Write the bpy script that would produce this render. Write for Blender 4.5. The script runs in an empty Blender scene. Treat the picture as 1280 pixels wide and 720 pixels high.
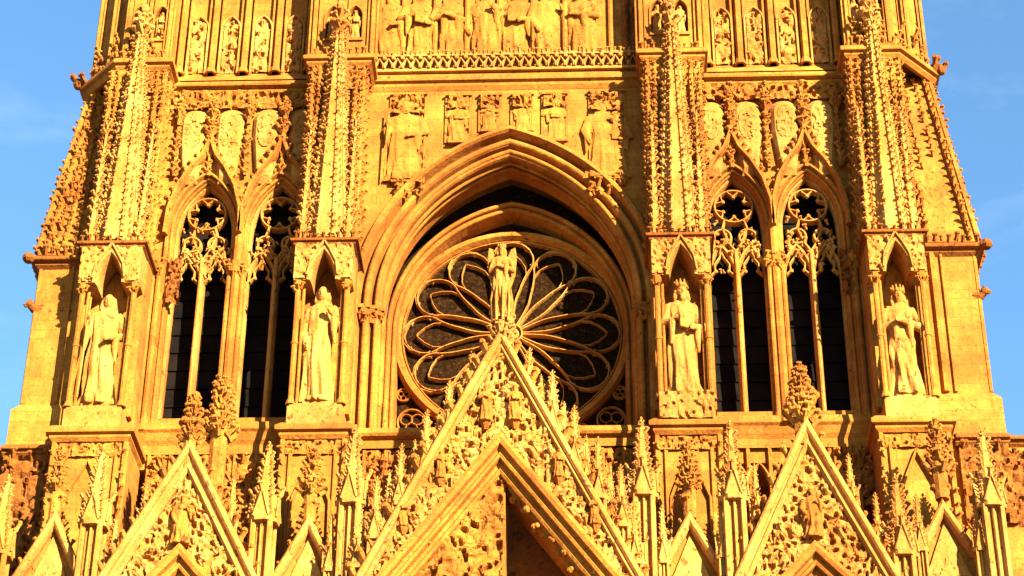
import bpy, bmesh, math, random
import numpy as np
from mathutils import Vector, Matrix
SC = bpy.context.scene
COL = SC.collection
PI = math.pi
rnd = random.Random(11)

# ------------------------------------------------------------------ materials
def nt_new(name):
    m = bpy.data.materials.new(name); m.use_nodes = True
    nt = m.node_tree; nt.nodes.clear()
    out = nt.nodes.new('ShaderNodeOutputMaterial'); b = nt.nodes.new('ShaderNodeBsdfPrincipled')
    nt.links.new(b.outputs[0], out.inputs[0])
    return m, nt, b

def ramp(nt, fac, stops):
    r = nt.nodes.new('ShaderNodeValToRGB'); el = r.color_ramp.elements
    while len(el) < len(stops): el.new(0.5)
    for e, (p, c) in zip(el, stops):
        e.position = p; e.color = (*c, 1) if len(c) == 3 else c
    nt.links.new(fac, r.inputs[0]); return r.outputs[0]

def noise(nt, vec, scale, detail=4, rough=.6, dist=0.):
    n = nt.nodes.new('ShaderNodeTexNoise'); n.inputs['Scale'].default_value = scale
    n.inputs['Detail'].default_value = detail; n.inputs['Roughness'].default_value = rough
    n.inputs['Distortion'].default_value = dist
    nt.links.new(vec, n.inputs['Vector']); return n.outputs[0]

def mapping(nt, vec, scale=(1, 1, 1), rot=(0, 0, 0)):
    m = nt.nodes.new('ShaderNodeMapping'); m.inputs['Scale'].default_value = scale
    m.inputs['Rotation'].default_value = rot
    nt.links.new(vec, m.inputs['Vector']); return m.outputs[0]

def mix(nt, fac, a, b, mode='MIX'):
    m = nt.nodes.new('ShaderNodeMix'); m.data_type = 'RGBA'; m.blend_type = mode
    if isinstance(fac, float): m.inputs[0].default_value = fac
    else: nt.links.new(fac, m.inputs[0])
    for s, i in ((a, 6), (b, 7)):
        if isinstance(s, tuple): m.inputs[i].default_value = (*s, 1)
        else: nt.links.new(s, m.inputs[i])
    return m.outputs[2]

def stone(name, light, mid, dark, soot=.62, bricks=True, bump=.5, grain=7., pock=.655):
    m, nt, b = nt_new(name)
    pos = nt.nodes.new('ShaderNodeNewGeometry').outputs['Position']
    c = ramp(nt, noise(nt, pos, .55, 5, .62, .3), [(.3, mid), (.62, light)])
    fine = ramp(nt, noise(nt, pos, 5.5, 4, .7), [(.32, (.62, .56, .48)), (.6, (1, 1, 1))])
    c = mix(nt, .75, c, fine, 'MULTIPLY')
    # rain streaks and lichen: long vertical patches and blotches that belong to the stone
    st = ramp(nt, noise(nt, mapping(nt, pos, (1.6, 1.6, .22)), 1.0, 5, .65), [(.46, (0, 0, 0)), (.68, (1, 1, 1))])
    c = mix(nt, mix(nt, .75, (0, 0, 0), st), c, mid)
    big = ramp(nt, noise(nt, pos, .16, 3, .5), [(.38, (.72, .6, .5)), (.6, (1, 1, 1))])
    c = mix(nt, .8, c, big, 'MULTIPLY')
    sp = ramp(nt, noise(nt, pos, 1.7, 6, .72, .6), [(soot, (0, 0, 0)), (soot + .1, (.85, .85, .85))])
    c = mix(nt, sp, c, dark)
    pk = ramp(nt, noise(nt, mapping(nt, pos, (1, 1, .7)), 4.2, 3, .6, .8), [(pock, (0, 0, 0)), (pock + .05, (.8, .8, .8))])
    c = mix(nt, pk, c, dark)
    h = noise(nt, pos, grain, 5, .7)
    if bricks:
        br = nt.nodes.new('ShaderNodeTexBrick')
        br.inputs['Scale'].default_value = 1.0
        br.inputs['Brick Width'].default_value = 1.05; br.inputs['Row Height'].default_value = .46
        br.inputs['Mortar Size'].default_value = .018; br.inputs['Mortar Smooth'].default_value = .3
        br.inputs['Color1'].default_value = (1, 1, 1, 1); br.inputs['Color2'].default_value = (.7, .62, .52, 1)
        br.inputs['Mortar'].default_value = (.45, .38, .3, 1)
        sep = nt.nodes.new('ShaderNodeSeparateXYZ'); nt.links.new(pos, sep.inputs[0])
        cmb = nt.nodes.new('ShaderNodeCombineXYZ')
        ad = nt.nodes.new('ShaderNodeMath'); nt.links.new(sep.outputs[0], ad.inputs[0]); nt.links.new(sep.outputs[1], ad.inputs[1])
        nt.links.new(ad.outputs[0], cmb.inputs[0]); nt.links.new(sep.outputs[2], cmb.inputs[1])
        nt.links.new(cmb.outputs[0], br.inputs['Vector'])
        c = mix(nt, .55, c, br.outputs['Color'], 'MULTIPLY')
    bp = nt.nodes.new('ShaderNodeBump'); bp.inputs['Strength'].default_value = bump; bp.inputs['Distance'].default_value = .12
    nt.links.new(h, bp.inputs['Height']); nt.links.new(bp.outputs[0], b.inputs['Normal'])
    nt.links.new(c, b.inputs['Base Color']); b.inputs['Roughness'].default_value = .9
    b.inputs['Specular IOR Level'].default_value = .15
    return m

M = {}
M['stone'] = stone('limestone_ashlar', (.39, .154, .019), (.25, .073, .006), (.045, .010, .0014))
M['carved'] = stone('limestone_carved', (.375, .143, .017), (.225, .061, .005), (.038, .008, .0012), soot=.6, bricks=False, bump=.8, pock=.605)
M['pale'] = stone('limestone_pale', (.42, .195, .042), (.29, .10, .011), (.055, .013, .0025), soot=.66, bricks=False, bump=.6, pock=.62)
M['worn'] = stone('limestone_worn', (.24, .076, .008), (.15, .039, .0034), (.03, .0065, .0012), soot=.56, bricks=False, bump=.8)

def glass_mat():
    m, nt, b = nt_new('stained_glass')
    pos = nt.nodes.new('ShaderNodeNewGeometry').outputs['Position']
    v = nt.nodes.new('ShaderNodeTexVoronoi'); v.inputs['Scale'].default_value = 8.5
    nt.links.new(pos, v.inputs['Vector'])
    sep = nt.nodes.new('ShaderNodeSeparateColor'); nt.links.new(v.outputs['Color'], sep.inputs[0])
    c = ramp(nt, sep.outputs[0], [(.0, (.007, .0027, .0009)), (.5, (.014, .0055, .0017)), (.8, (.019, .0075, .0023)), (.97, (.03, .0125, .004))])
    e = nt.nodes.new('ShaderNodeTexVoronoi'); e.feature = 'DISTANCE_TO_EDGE'; e.inputs['Scale'].default_value = 8.5
    nt.links.new(pos, e.inputs['Vector'])
    lead = ramp(nt, e.outputs[0], [(.02, (0, 0, 0)), (.06, (1, 1, 1))])
    c = mix(nt, lead, (.006, .004, .003), c)
    nt.links.new(c, b.inputs['Base Color']); b.inputs['Roughness'].default_value = .7
    b.inputs['Specular IOR Level'].default_value = .0
    return m
M['glass'] = glass_mat()

def louvre_mat():
    m, nt, b = nt_new('belfry_boards')
    pos = nt.nodes.new('ShaderNodeNewGeometry').outputs['Position']
    c = ramp(nt, noise(nt, pos, .9, 4, .6), [(.35, (.003, .0018, .0012)), (.7, (.009, .005, .0035))])
    nt.links.new(c, b.inputs['Base Color']); b.inputs['Roughness'].default_value = .8
    b.inputs['Specular IOR Level'].default_value = .03
    return m
M['board'] = louvre_mat()

def ground_mat():
    m, nt, b = nt_new('square_paving')
    pos = nt.nodes.new('ShaderNodeNewGeometry').outputs['Position']
    br = nt.nodes.new('ShaderNodeTexBrick'); br.inputs['Scale'].default_value = 1.2
    br.inputs['Color1'].default_value = (.12, .1, .075, 1); br.inputs['Color2'].default_value = (.10, .08, .06, 1)
    br.inputs['Mortar'].default_value = (.07, .06, .05, 1); nt.links.new(pos, br.inputs['Vector'])
    nt.links.new(br.outputs['Color'], b.inputs['Base Color']); b.inputs['Roughness'].default_value = .85
    return m
M['paving'] = ground_mat()

# ------------------------------------------------------------------ mesh builder
class MB:
    def __init__(s): s.v = []; s.f = []
    def add(s, vs, fs):
        o = len(s.v); s.v.extend([tuple(p) for p in vs]); s.f.extend([tuple(i + o for i in f) for f in fs])
    def box(s, x0, x1, y0, y1, z0, z1):
        s.add([(x0, y0, z0), (x1, y0, z0), (x1, y1, z0), (x0, y1, z0), (x0, y0, z1), (x1, y0, z1), (x1, y1, z1), (x0, y1, z1)],
              [(0, 3, 2, 1), (4, 5, 6, 7), (0, 1, 5, 4), (1, 2, 6, 5), (2, 3, 7, 6), (3, 0, 4, 7)])
    def prism(s, poly, y0, y1):            # poly in xz
        n = len(poly)
        s.add([(x, y0, z) for x, z in poly] + [(x, y1, z) for x, z in poly],
              [tuple(range(n)), tuple(range(2 * n - 1, n - 1, -1))] + [(i, i + n, (i + 1) % n + n, (i + 1) % n) for i in range(n)])
    def loft(s, rings, cap=True, closed=True):   # rings of equal length
        n = len(rings[0]); o = []
        for r in rings: o += list(r)
        fs = []
        for k in range(len(rings) - 1):
            for i in range(n if closed else n - 1):
                j = (i + 1) % n
                fs.append((k * n + i, k * n + j, (k + 1) * n + j, (k + 1) * n + i))
        if cap and closed:
            fs.append(tuple(range(n - 1, -1, -1))); b = (len(rings) - 1) * n; fs.append(tuple(range(b, b + n)))
        s.add(o, fs)
    def ngon(s, cx, cy, z0, z1, r0, r1, n=8, rot=None, tx=0, ty=0, sy=1.):
        rot = PI / n if rot is None else rot
        ring = lambda r, z, ox, oy: [(cx + ox + r * math.cos(rot + 2 * PI * i / n), cy + oy + sy * r * math.sin(rot + 2 * PI * i / n), z) for i in range(n)]
        s.loft([ring(r0, z0, 0, 0), ring(r1, z1, tx, ty)])
    def tube(s, path, r, n=6):
        P = [Vector(p) for p in path]; R = r if isinstance(r, (list, tuple)) else [r] * len(P)
        rings = []; ref = Vector((0, 1, 0))
        for i, p in enumerate(P):
            t = (P[min(i + 1, len(P) - 1)] - P[max(i - 1, 0)]).normalized()
            rf = ref if abs(t.dot(ref)) < .95 else Vector((1, 0, 0))
            a = t.cross(rf).normalized(); b = t.cross(a).normalized()
            rings.append([tuple(p + (a * math.cos(2 * PI * k / n) + b * math.sin(2 * PI * k / n)) * R[i]) for k in range(n)])
        s.loft(rings)
    def ball(s, c, rx, ry=None, rz=None, n=7, m=5):
        ry = rx if ry is None else ry; rz = rx if rz is None else rz
        rings = []
        for k in range(m + 1):
            a = -PI / 2 + PI * k / m; a = max(min(a, PI / 2 - .12), -PI / 2 + .12)
            rings.append([(c[0] + rx * math.cos(a) * math.cos(2 * PI * i / n), c[1] + ry * math.cos(a) * math.sin(2 * PI * i / n), c[2] + rz * math.sin(a)) for i in range(n)])
        s.loft(rings)
    def bar(s, path, hw, y0, y1, closed=False):  # flat bar along an xz path
        n = len(path); rings = []
        for i, (x, z) in enumerate(path):
            if closed: a = path[i - 1]; b = path[(i + 1) % n]
            else: a = path[max(i - 1, 0)]; b = path[min(i + 1, n - 1)]
            tx, tz = b[0] - a[0], b[1] - a[1]; L = math.hypot(tx, tz) or 1; nx, nz = -tz / L, tx / L
            ym = y0 + (y1 - y0) * .45
            rings.append([(x - nx * hw, y1, z - nz * hw), (x - nx * hw, ym, z - nz * hw), (x - nx * hw * .45, y0, z - nz * hw * .45),
                          (x + nx * hw * .45, y0, z + nz * hw * .45), (x + nx * hw, ym, z + nz * hw), (x + nx * hw, y1, z + nz * hw)])
        if closed: rings.append(rings[0])
        s.loft(rings, cap=not closed)
    def crocket(s, p, d, sz):              # curled leaf growing from p outwards along d
        p = Vector(p); d = Vector(d).normalized(); u = Vector((0, 0, 1))
        k = sz * rnd.uniform(.65, 1.2)
        if rnd.random() < .06: k *= .45          # broken off
        d = (d + Vector((rnd.uniform(-.25, .25), rnd.uniform(-.25, .25), rnd.uniform(-.2, .25)))).normalized(); p = p + Vector((rnd.uniform(-.04, .04), 0, rnd.uniform(-.06, .06)))
        pts = [p - d * .12 * k - u * .1 * k, p + d * .25 * k + u * .12 * k, p + d * .46 * k + u * .38 * k, p + d * .36 * k + u * .62 * k]
        s.tube(pts, [.3 * k, .2 * k, .26 * k, .1 * k], 4)
        q = p + d * .5 * k + u * .42 * k; w = d.cross(u) * .16 * k
        s.ball(q + w, .22 * k, .22 * k, .2 * k, 5, 3); s.ball(q - w, .2 * k, .22 * k, .22 * k, 5, 3)
    def sheet(s, rings):
        s.loft(rings, cap=False, closed=False)
    def build(s, name, mat, parent=None, origin=(0, 0, 0), smooth=False, label=None):
        me = bpy.data.meshes.new(name); ox, oy, oz = origin
        me.from_pydata([(x - ox, y - oy, z - oz) for x, y, z in s.v], [], s.f)
        bm = bmesh.new(); bm.from_mesh(me); bmesh.ops.recalc_face_normals(bm, faces=bm.faces); bm.to_mesh(me); bm.free()
        me.materials.append(mat if not isinstance(mat, str) else M[mat])
        if smooth: me.polygons.foreach_set('use_smooth', [True] * len(me.polygons))
        o = bpy.data.objects.new(name, me); COL.objects.link(o)
        if parent is not None:
            o.parent = parent
            base = Vector((0, 0, 0)); q = parent
            while q: base += q.location; q = q.parent
            o.location = Vector(origin) - base
        else: o.location = origin
        if label: o['label'] = label
        return o

def tag(o, label=None, cat=None, group=None, kind=None):
    for k, v in (('label', label), ('category', cat), ('group', group), ('kind', kind)):
        if v: o[k] = v
    return o
def empty(name, loc=(0, 0, 0)):
    o = bpy.data.objects.new(name, None); COL.objects.link(o); o.location = loc; o.empty_display_size = .5; return o

# carved stone field: rounded lumps of leaf and figure carving with deep gaps between them
def worley(X, Z, cx, cz, seed):
    gx = np.floor(X / cx).astype(int); gz = np.floor(Z / cz).astype(int)
    best = np.full(X.shape, 9.); am = np.zeros(X.shape)
    def h(i, j, k):
        t = np.sin(i * 127.1 + j * 311.7 + k * 74.7 + seed * 13.37) * 43758.5453
        return t - np.floor(t)
    for di in (-1, 0, 1):
        for dj in (-1, 0, 1):
            i = gx + di; j = gz + dj
            px = (i + .02 + .96 * h(i, j, 1)) * cx; pz = (j + .02 + .96 * h(i, j, 2)) * cz
            d = np.hypot((X - px) / cx, (Z - pz) / cz); a = .35 + .65 * h(i, j, 3)
            w = d < best; best = np.where(w, d, best); am = np.where(w, a, am)
    return best, am
def carve_height(X, Z, cell, seed, sx=1., sz=1.):
    X, Z = X + .13 * np.sin(2.3 * Z + seed) + .07 * np.sin(5.1 * X + 3.3 * Z), Z + .12 * np.sin(2.9 * X + seed * 2) + .06 * np.sin(6.1 * Z - 2.7 * X)
    d, a = worley(X, Z, cell * sx, cell * sz, seed)
    lump = a * np.sqrt(np.clip(1 - (d / .7) ** 2, 0, 1))
    c2 = max(cell * .72, .22)
    d2, a2 = worley(X + 3.1, Z + 7.7, c2, c2 * 1.25, seed + 5)
    pit = np.clip((.05 + .34 * a2 - d2) / .14, 0, 1) * (a2 > .55)
    d3, a3 = worley(X + 9.3, Z + 1.7, c2 * .55, c2 * .55, seed + 9)
    return np.clip(.3 + .5 * lump + .2 * a3 * np.sqrt(np.clip(1 - (d3 / .6) ** 2, 0, 1)), 0, 1) * (1 - pit) - .1 * pit
def carved(mb, inside, x0, x1, z0, z1, y, amp, cell, seed, res=.075, sx=1., sz=1., yfun=None):
    nx = max(2, int((x1 - x0) / res)); nz = max(2, int((z1 - z0) / res))
    X, Z = np.meshgrid(np.linspace(x0, x1, nx + 1), np.linspace(z0, z1, nz + 1))
    H = amp * carve_height(X, Z, cell, seed, sx, sz)
    keep = {}; vs = []; fs = []
    def vid(i, j):
        k = (i, j)
        if k not in keep:
            keep[k] = len(vs); yy = y if yfun is None else yfun(X[j, i], Z[j, i])
            vs.append((X[j, i], yy - H[j, i], Z[j, i]))
        return keep[k]
    for j in range(nz):
        for i in range(nx):
            if inside is None or inside((X[j, i] + X[j, i + 1]) / 2, (Z[j, i] + Z[j + 1, i]) / 2):
                fs.append((vid(i, j), vid(i + 1, j), vid(i + 1, j + 1), vid(i, j + 1)))
    mb.add(vs, fs)

def arch_path(cx, w, zs, za, zb, d=0., n=16, legs=True):
    h = za - zs; R = (w * w + h * h) / (2 * w); c = w - R; r = R - d
    a1 = math.acos(max(-1, min(1, -c / r)))
    right = ([(w - d, zb)] if legs else []) + [(c + r * math.cos(a1 * k / n), zs + r * math.sin(a1 * k / n)) for k in range(n + 1)]
    return [(cx - x, z) for x, z in right] + [(cx + x, z) for x, z in reversed(right[:-1])]
def arch_top(x, cx, w, zs, za):
    h = za - zs; R = (w * w + h * h) / (2 * w); c = w - R; dx = abs(x - cx)
    return zs + math.sqrt(max(0, R * R - (dx - c) ** 2))
def orders(mb, cx, w, zs, za, zb, prof, n=18, legs=True):
    mb.sheet([[(x, y, z) for x, z in arch_path(cx, w, zs, za, zb, d, n, legs)] for d, y in prof])
def rollp(d, y, r, k=6):                   # a round moulding seen in section
    return [(d - r * math.cos(PI * i / k), y - r * math.sin(PI * i / k)) for i in range(k + 1)]
def wall(mb, x0, x1, z0, z1, y, holes, step=.18):   # holes: (cx, w, zs, za, zb)
    xs = set([x0, x1])
    for cx, w, zs, za, zb in holes:
        n = max(12, int(2 * w / step))
        for k in range(n + 1): xs.add(round(cx - w + 2 * w * k / n, 4))
    xs = sorted(x for x in xs if x0 - 1e-6 <= x <= x1 + 1e-6)
    for a, b in zip(xs, xs[1:]):
        m = (a + b) / 2; hit = None
        for hl in holes:
            if abs(m - hl[0]) < hl[1]: hit = hl
        if hit is None: mb.add([(a, y, z0), (b, y, z0), (b, y, z1), (a, y, z1)], [(0, 1, 2, 3)])
        else:
            cx, w, zs, za, zb = hit
            ta = arch_top(max(cx - w, min(cx + w, a)), cx, w, zs, za); tb = arch_top(max(cx - w, min(cx + w, b)), cx, w, zs, za)
            mb.add([(a, y, ta), (b, y, tb), (b, y, z1), (a, y, z1)], [(0, 1, 2, 3)])
            if zb > z0: mb.add([(a, y, z0), (b, y, z0), (b, y, zb), (a, y, zb)], [(0, 1, 2, 3)])
def cornice(mb, path, prof):               # path in xy (left to right, outwards is -y side); prof: (out, z)
    n = len(path); rings = []
    nrm = []
    for i in range(n):
        a = Vector(path[max(i - 1, 0)]); p = Vector(path[i]); b = Vector(path[min(i + 1, n - 1)])
        t1 = (p - a).normalized() if i > 0 else (b - p).normalized(); t2 = (b - p).normalized() if i < n - 1 else t1
        n1 = Vector((t1.y, -t1.x)); n2 = Vector((t2.y, -t2.x)); m = (n1 + n2)
        m = m.normalized(); k = 1 / max(.4, m.dot(n1)); nrm.append(m * k)
    for o, z in prof:
        rings.append([(path[i][0] + nrm[i].x * o, path[i][1] + nrm[i].y * o, z) for i in range(n)])
    mb.sheet(rings)
def corprof(z, h, out):                    # a string course: drip, hollow, roll, weathered top
    return [(-.15, z - h), (.0, z - h), (out * .45, z - h * .72), (out * .4, z - h * .5), (out * .95, z - h * .4), (out, z - h * .3), (out, z - h * .05), (out * .8, z + h * .05), (out * .2, z + h * .35), (-.3, z + h * .5)]

def finial(mb, x, y, z, s):
    mb.tube([(x, y, z - .3 * s), (x, y, z + .55 * s), (x, y, z + 1.5 * s)], [.14 * s, .1 * s, .07 * s], 6)
    for zz, r in ((.35, .42), (.85, .34)):
        for k in range(6):
            a = PI / 3 * k + zz
            mb.crocket((x + .06 * s * math.cos(a), y + .06 * s * math.sin(a), z + zz * s), (math.cos(a), math.sin(a), .1), r * s * 1.3)
    mb.ball((x, y, z + 1.5 * s), .17 * s, None, .22 * s, 6, 4)

def edge_crockets(mb, p0, p1, d, n, sz):
    p0 = Vector(p0); p1 = Vector(p1)
    for i in range(n):
        t = (i + .5) / n; mb.crocket(p0.lerp(p1, t), d, sz)

# ------------------------------------------------------------------ the cathedral
CATH = empty('cathedral', (0, 0, 0))
tag(CATH, 'golden sunlit gothic cathedral front with great rose window, twin towers and pointed portal gables', 'cathedral')
def part(mb, name, mat, parent=CATH, **k): return mb.build(name, mat, parent, **k)

RX, RZ, RY, RR = .2, 51.05, 3.2, 5.2        # the rose
BAY = (.15, 6.5, 50.9, 59.75)               # great arch: centre, half width, springing, apex
TC = 11.77                                  # tower axis
LAN = (10.13, 13.42); LW, LS, LA, LB = 1.52, 53.3, 57.75, 45.3
AS = 54.8                                   # springing of the window arches

# --- centre bay wall with the great arch
mb = MB(); wall(mb, -6.6, 6.6, 44.2, 63.0, 0., [(BAY[0], BAY[1] - .02, BAY[2], BAY[3], 44.2)])
mb.box(-6.6, 6.6, .3, 4.2, 60.3, 70.2)
centre_wall = part(mb, 'wall', 'stone')
prof = [(-.34, .05), (-.36, -.2), (-.26, -.36), (-.1, -.38), (-.02, -.24), (.04, .12), (.1, .3), (.17, .3), (.2, .06)] + rollp(.34, .04, .14) + [(.5, .06), (.54, .36), (.6, .42), (.66, .36), (.68, .16)] + rollp(.78, .14, .1) + [(.9, .16), (.96, .2), (1.0, .34)]
mb = MB(); orders(mb, *BAY, 43.9, prof, 26)
arch = part(mb, 'arch', 'stone', smooth=False)
prof = [(1.0, .34), (.98, .6)] + rollp(1.0, .75, .1) + [(.97, .9)] + rollp(1.02, 1.1, .1) + [(1.0, 1.3), (1.03, 1.95), (1.0, 2.0), (.6, 2.05), (.45, 3.4)]
mb = MB(); orders(mb, *BAY, 43.9, prof, 26); part(mb, 'vault_band', 'stone', arch)
prof = [(-.05, 3.4), (-.05, 2.3)] + rollp(.08, 2.28, .1) + [(.19, 2.42), (.24, 2.42)] + rollp(.34, 2.4, .09) + [(.44, 2.55), (.48, 2.95), (.5, 3.5)]
mb = MB(); orders(mb, .17, 5.5, 50.9, 57.6, 43.9, prof, 24); part(mb, 'rose_arch', 'stone', arch)
# leaf capitals at the springing
mb = MB()
for sgn in (-1, 1):
    for d, y in ((.26, .02), (.58, .16), (.86, .34)):
        x = BAY[0] + sgn * (BAY[1] - d)
        mb.ngon(x, y, 49.9, 50.55, .15, .26, 8); mb.box(x - .26, x + .26, y - .26, y + .2, 50.55, 50.72)
        for k in range(4): mb.crocket((x - .15 + .1 * k, y - .12, 50.1 + .1 * (k % 2)), (rnd.uniform(-.5, .5), -1, 0), .32)
    part(mb, 'capital_band', 'carved', arch); mb = MB()

# --- rose window
def ring_pts(cx, cz, r, n=64, a0=0., a1=2 * PI): return [(cx + r * math.cos(a0 + (a1 - a0) * i / n), cz + r * math.sin(a0 + (a1 - a0) * i / n)) for i in range(n)]
mb = MB(); mb.bar(ring_pts(RX, RZ, RR - .04), .22, RY - .42, RY + .1, True); mb.bar(ring_pts(RX, RZ, RR - .33), .05, RY - .2, RY + .1, True)
rose = part(mb, 'rose_window', 'stone')
mb = MB()
def polar(r, a): return (RX + r * math.cos(a), RZ + r * math.sin(a))
for k in range(12):
    a = PI / 2 + k * PI / 6
    # slim petals with round heads touching their neighbours, linked by small arcs, a cusped light inside each
    b = a + PI / 12; hc, hr = 3.84, .95
    c = polar(hc, a)
    def side(sg): return [polar(.42 + 2.95 * t, a + sg * (.1 - .04 * math.sin(PI * min(1, t * 1.6)) + .125 * t ** 2.2)) for t in [i / 11 for i in range(12)]]
    head = [(c[0] + hr * math.cos(a + (i / 24 - .5) * 2 * 2.05), c[1] + hr * math.sin(a + (i / 24 - .5) * 2 * 2.05)) for i in range(25)]
    dy = .03 * (k % 2)
    mb.bar(side(-1) + head + side(1)[::-1], .036, RY - .24 + dy, RY + .04 + dy)
    for sg in (-1, 1): mb.bar([polar(3.75, b + sg * .01), polar(4.2, b + sg * .035), polar(4.6, b + sg * .1), polar(4.9, b + sg * .2)], .034, RY - .18, RY + .04)
    mb.bar([polar(3.15, a + .2), polar(3.55, a + .17), polar(3.9, a + .1), polar(4.2, a + .02), polar(4.24, a), polar(4.2, a - .02), polar(3.9, a - .1), polar(3.55, a - .17), polar(3.15, a - .2)], .024, RY - .16, RY + .04)
    cc = polar(4.0, a)
    for sg in (-1, 1): mb.bar([(cc[0] + sg * -.46 * math.sin(a) + .5 * math.cos(a + sg * (2.4 - 2.2 * i / 8)) , cc[1] + sg * .46 * math.cos(a) + .5 * math.sin(a + sg * (2.4 - 2.2 * i / 8))) for i in range(9)], .024, RY - .12, RY + .04)
mb.bar(ring_pts(RX, RZ, .45, 24), .05, RY - .26, RY + .05, True); mb.bar(ring_pts(RX, RZ, .25, 16), .08, RY - .22, RY + .05, True)
part(mb, 'tracery', 'pale', rose)
mb = MB(); mb.box(-5.4, 5.8, RY + .12, RY + .2, 44.6, 60.2); part(mb, 'glass', 'glass', rose)
# spandrel bars of the square frame below and beside the rose
mb = MB()
for sg in (-1, 1):
    for (dx, dz, r) in ((4.35, -4.35, .62), (4.75, -3.0, .3), (3.1, -4.85, .3)):
        mb.bar(ring_pts(RX + sg * dx, RZ + dz, r, 20), .05, RY - .1, RY + .05, True)
        for q in range(3):
            mb.bar(ring_pts(RX + sg * dx + r * .45 * math.cos(q * 2.1 + .5), RZ + dz + r * .45 * math.sin(q * 2.1 + .5), r * .42, 10), .03, RY - .06, RY + .05, True)
    part(mb, 'corner_tracery', 'stone', rose); mb = MB()
# sill under the rose
mb = MB(); mb.sheet([[(-6.6, y, z), (6.6, y, z)] for y, z in ((RY + .1, 45.75), (2.6, 45.7), (2.5, 45.55), (.2, 44.75), (-.25, 44.6), (-.3, 44.35), (-.22, 44.25), (0, 44.15), (.05, 43.8))])
part(mb, 'sill', 'stone')

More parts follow.
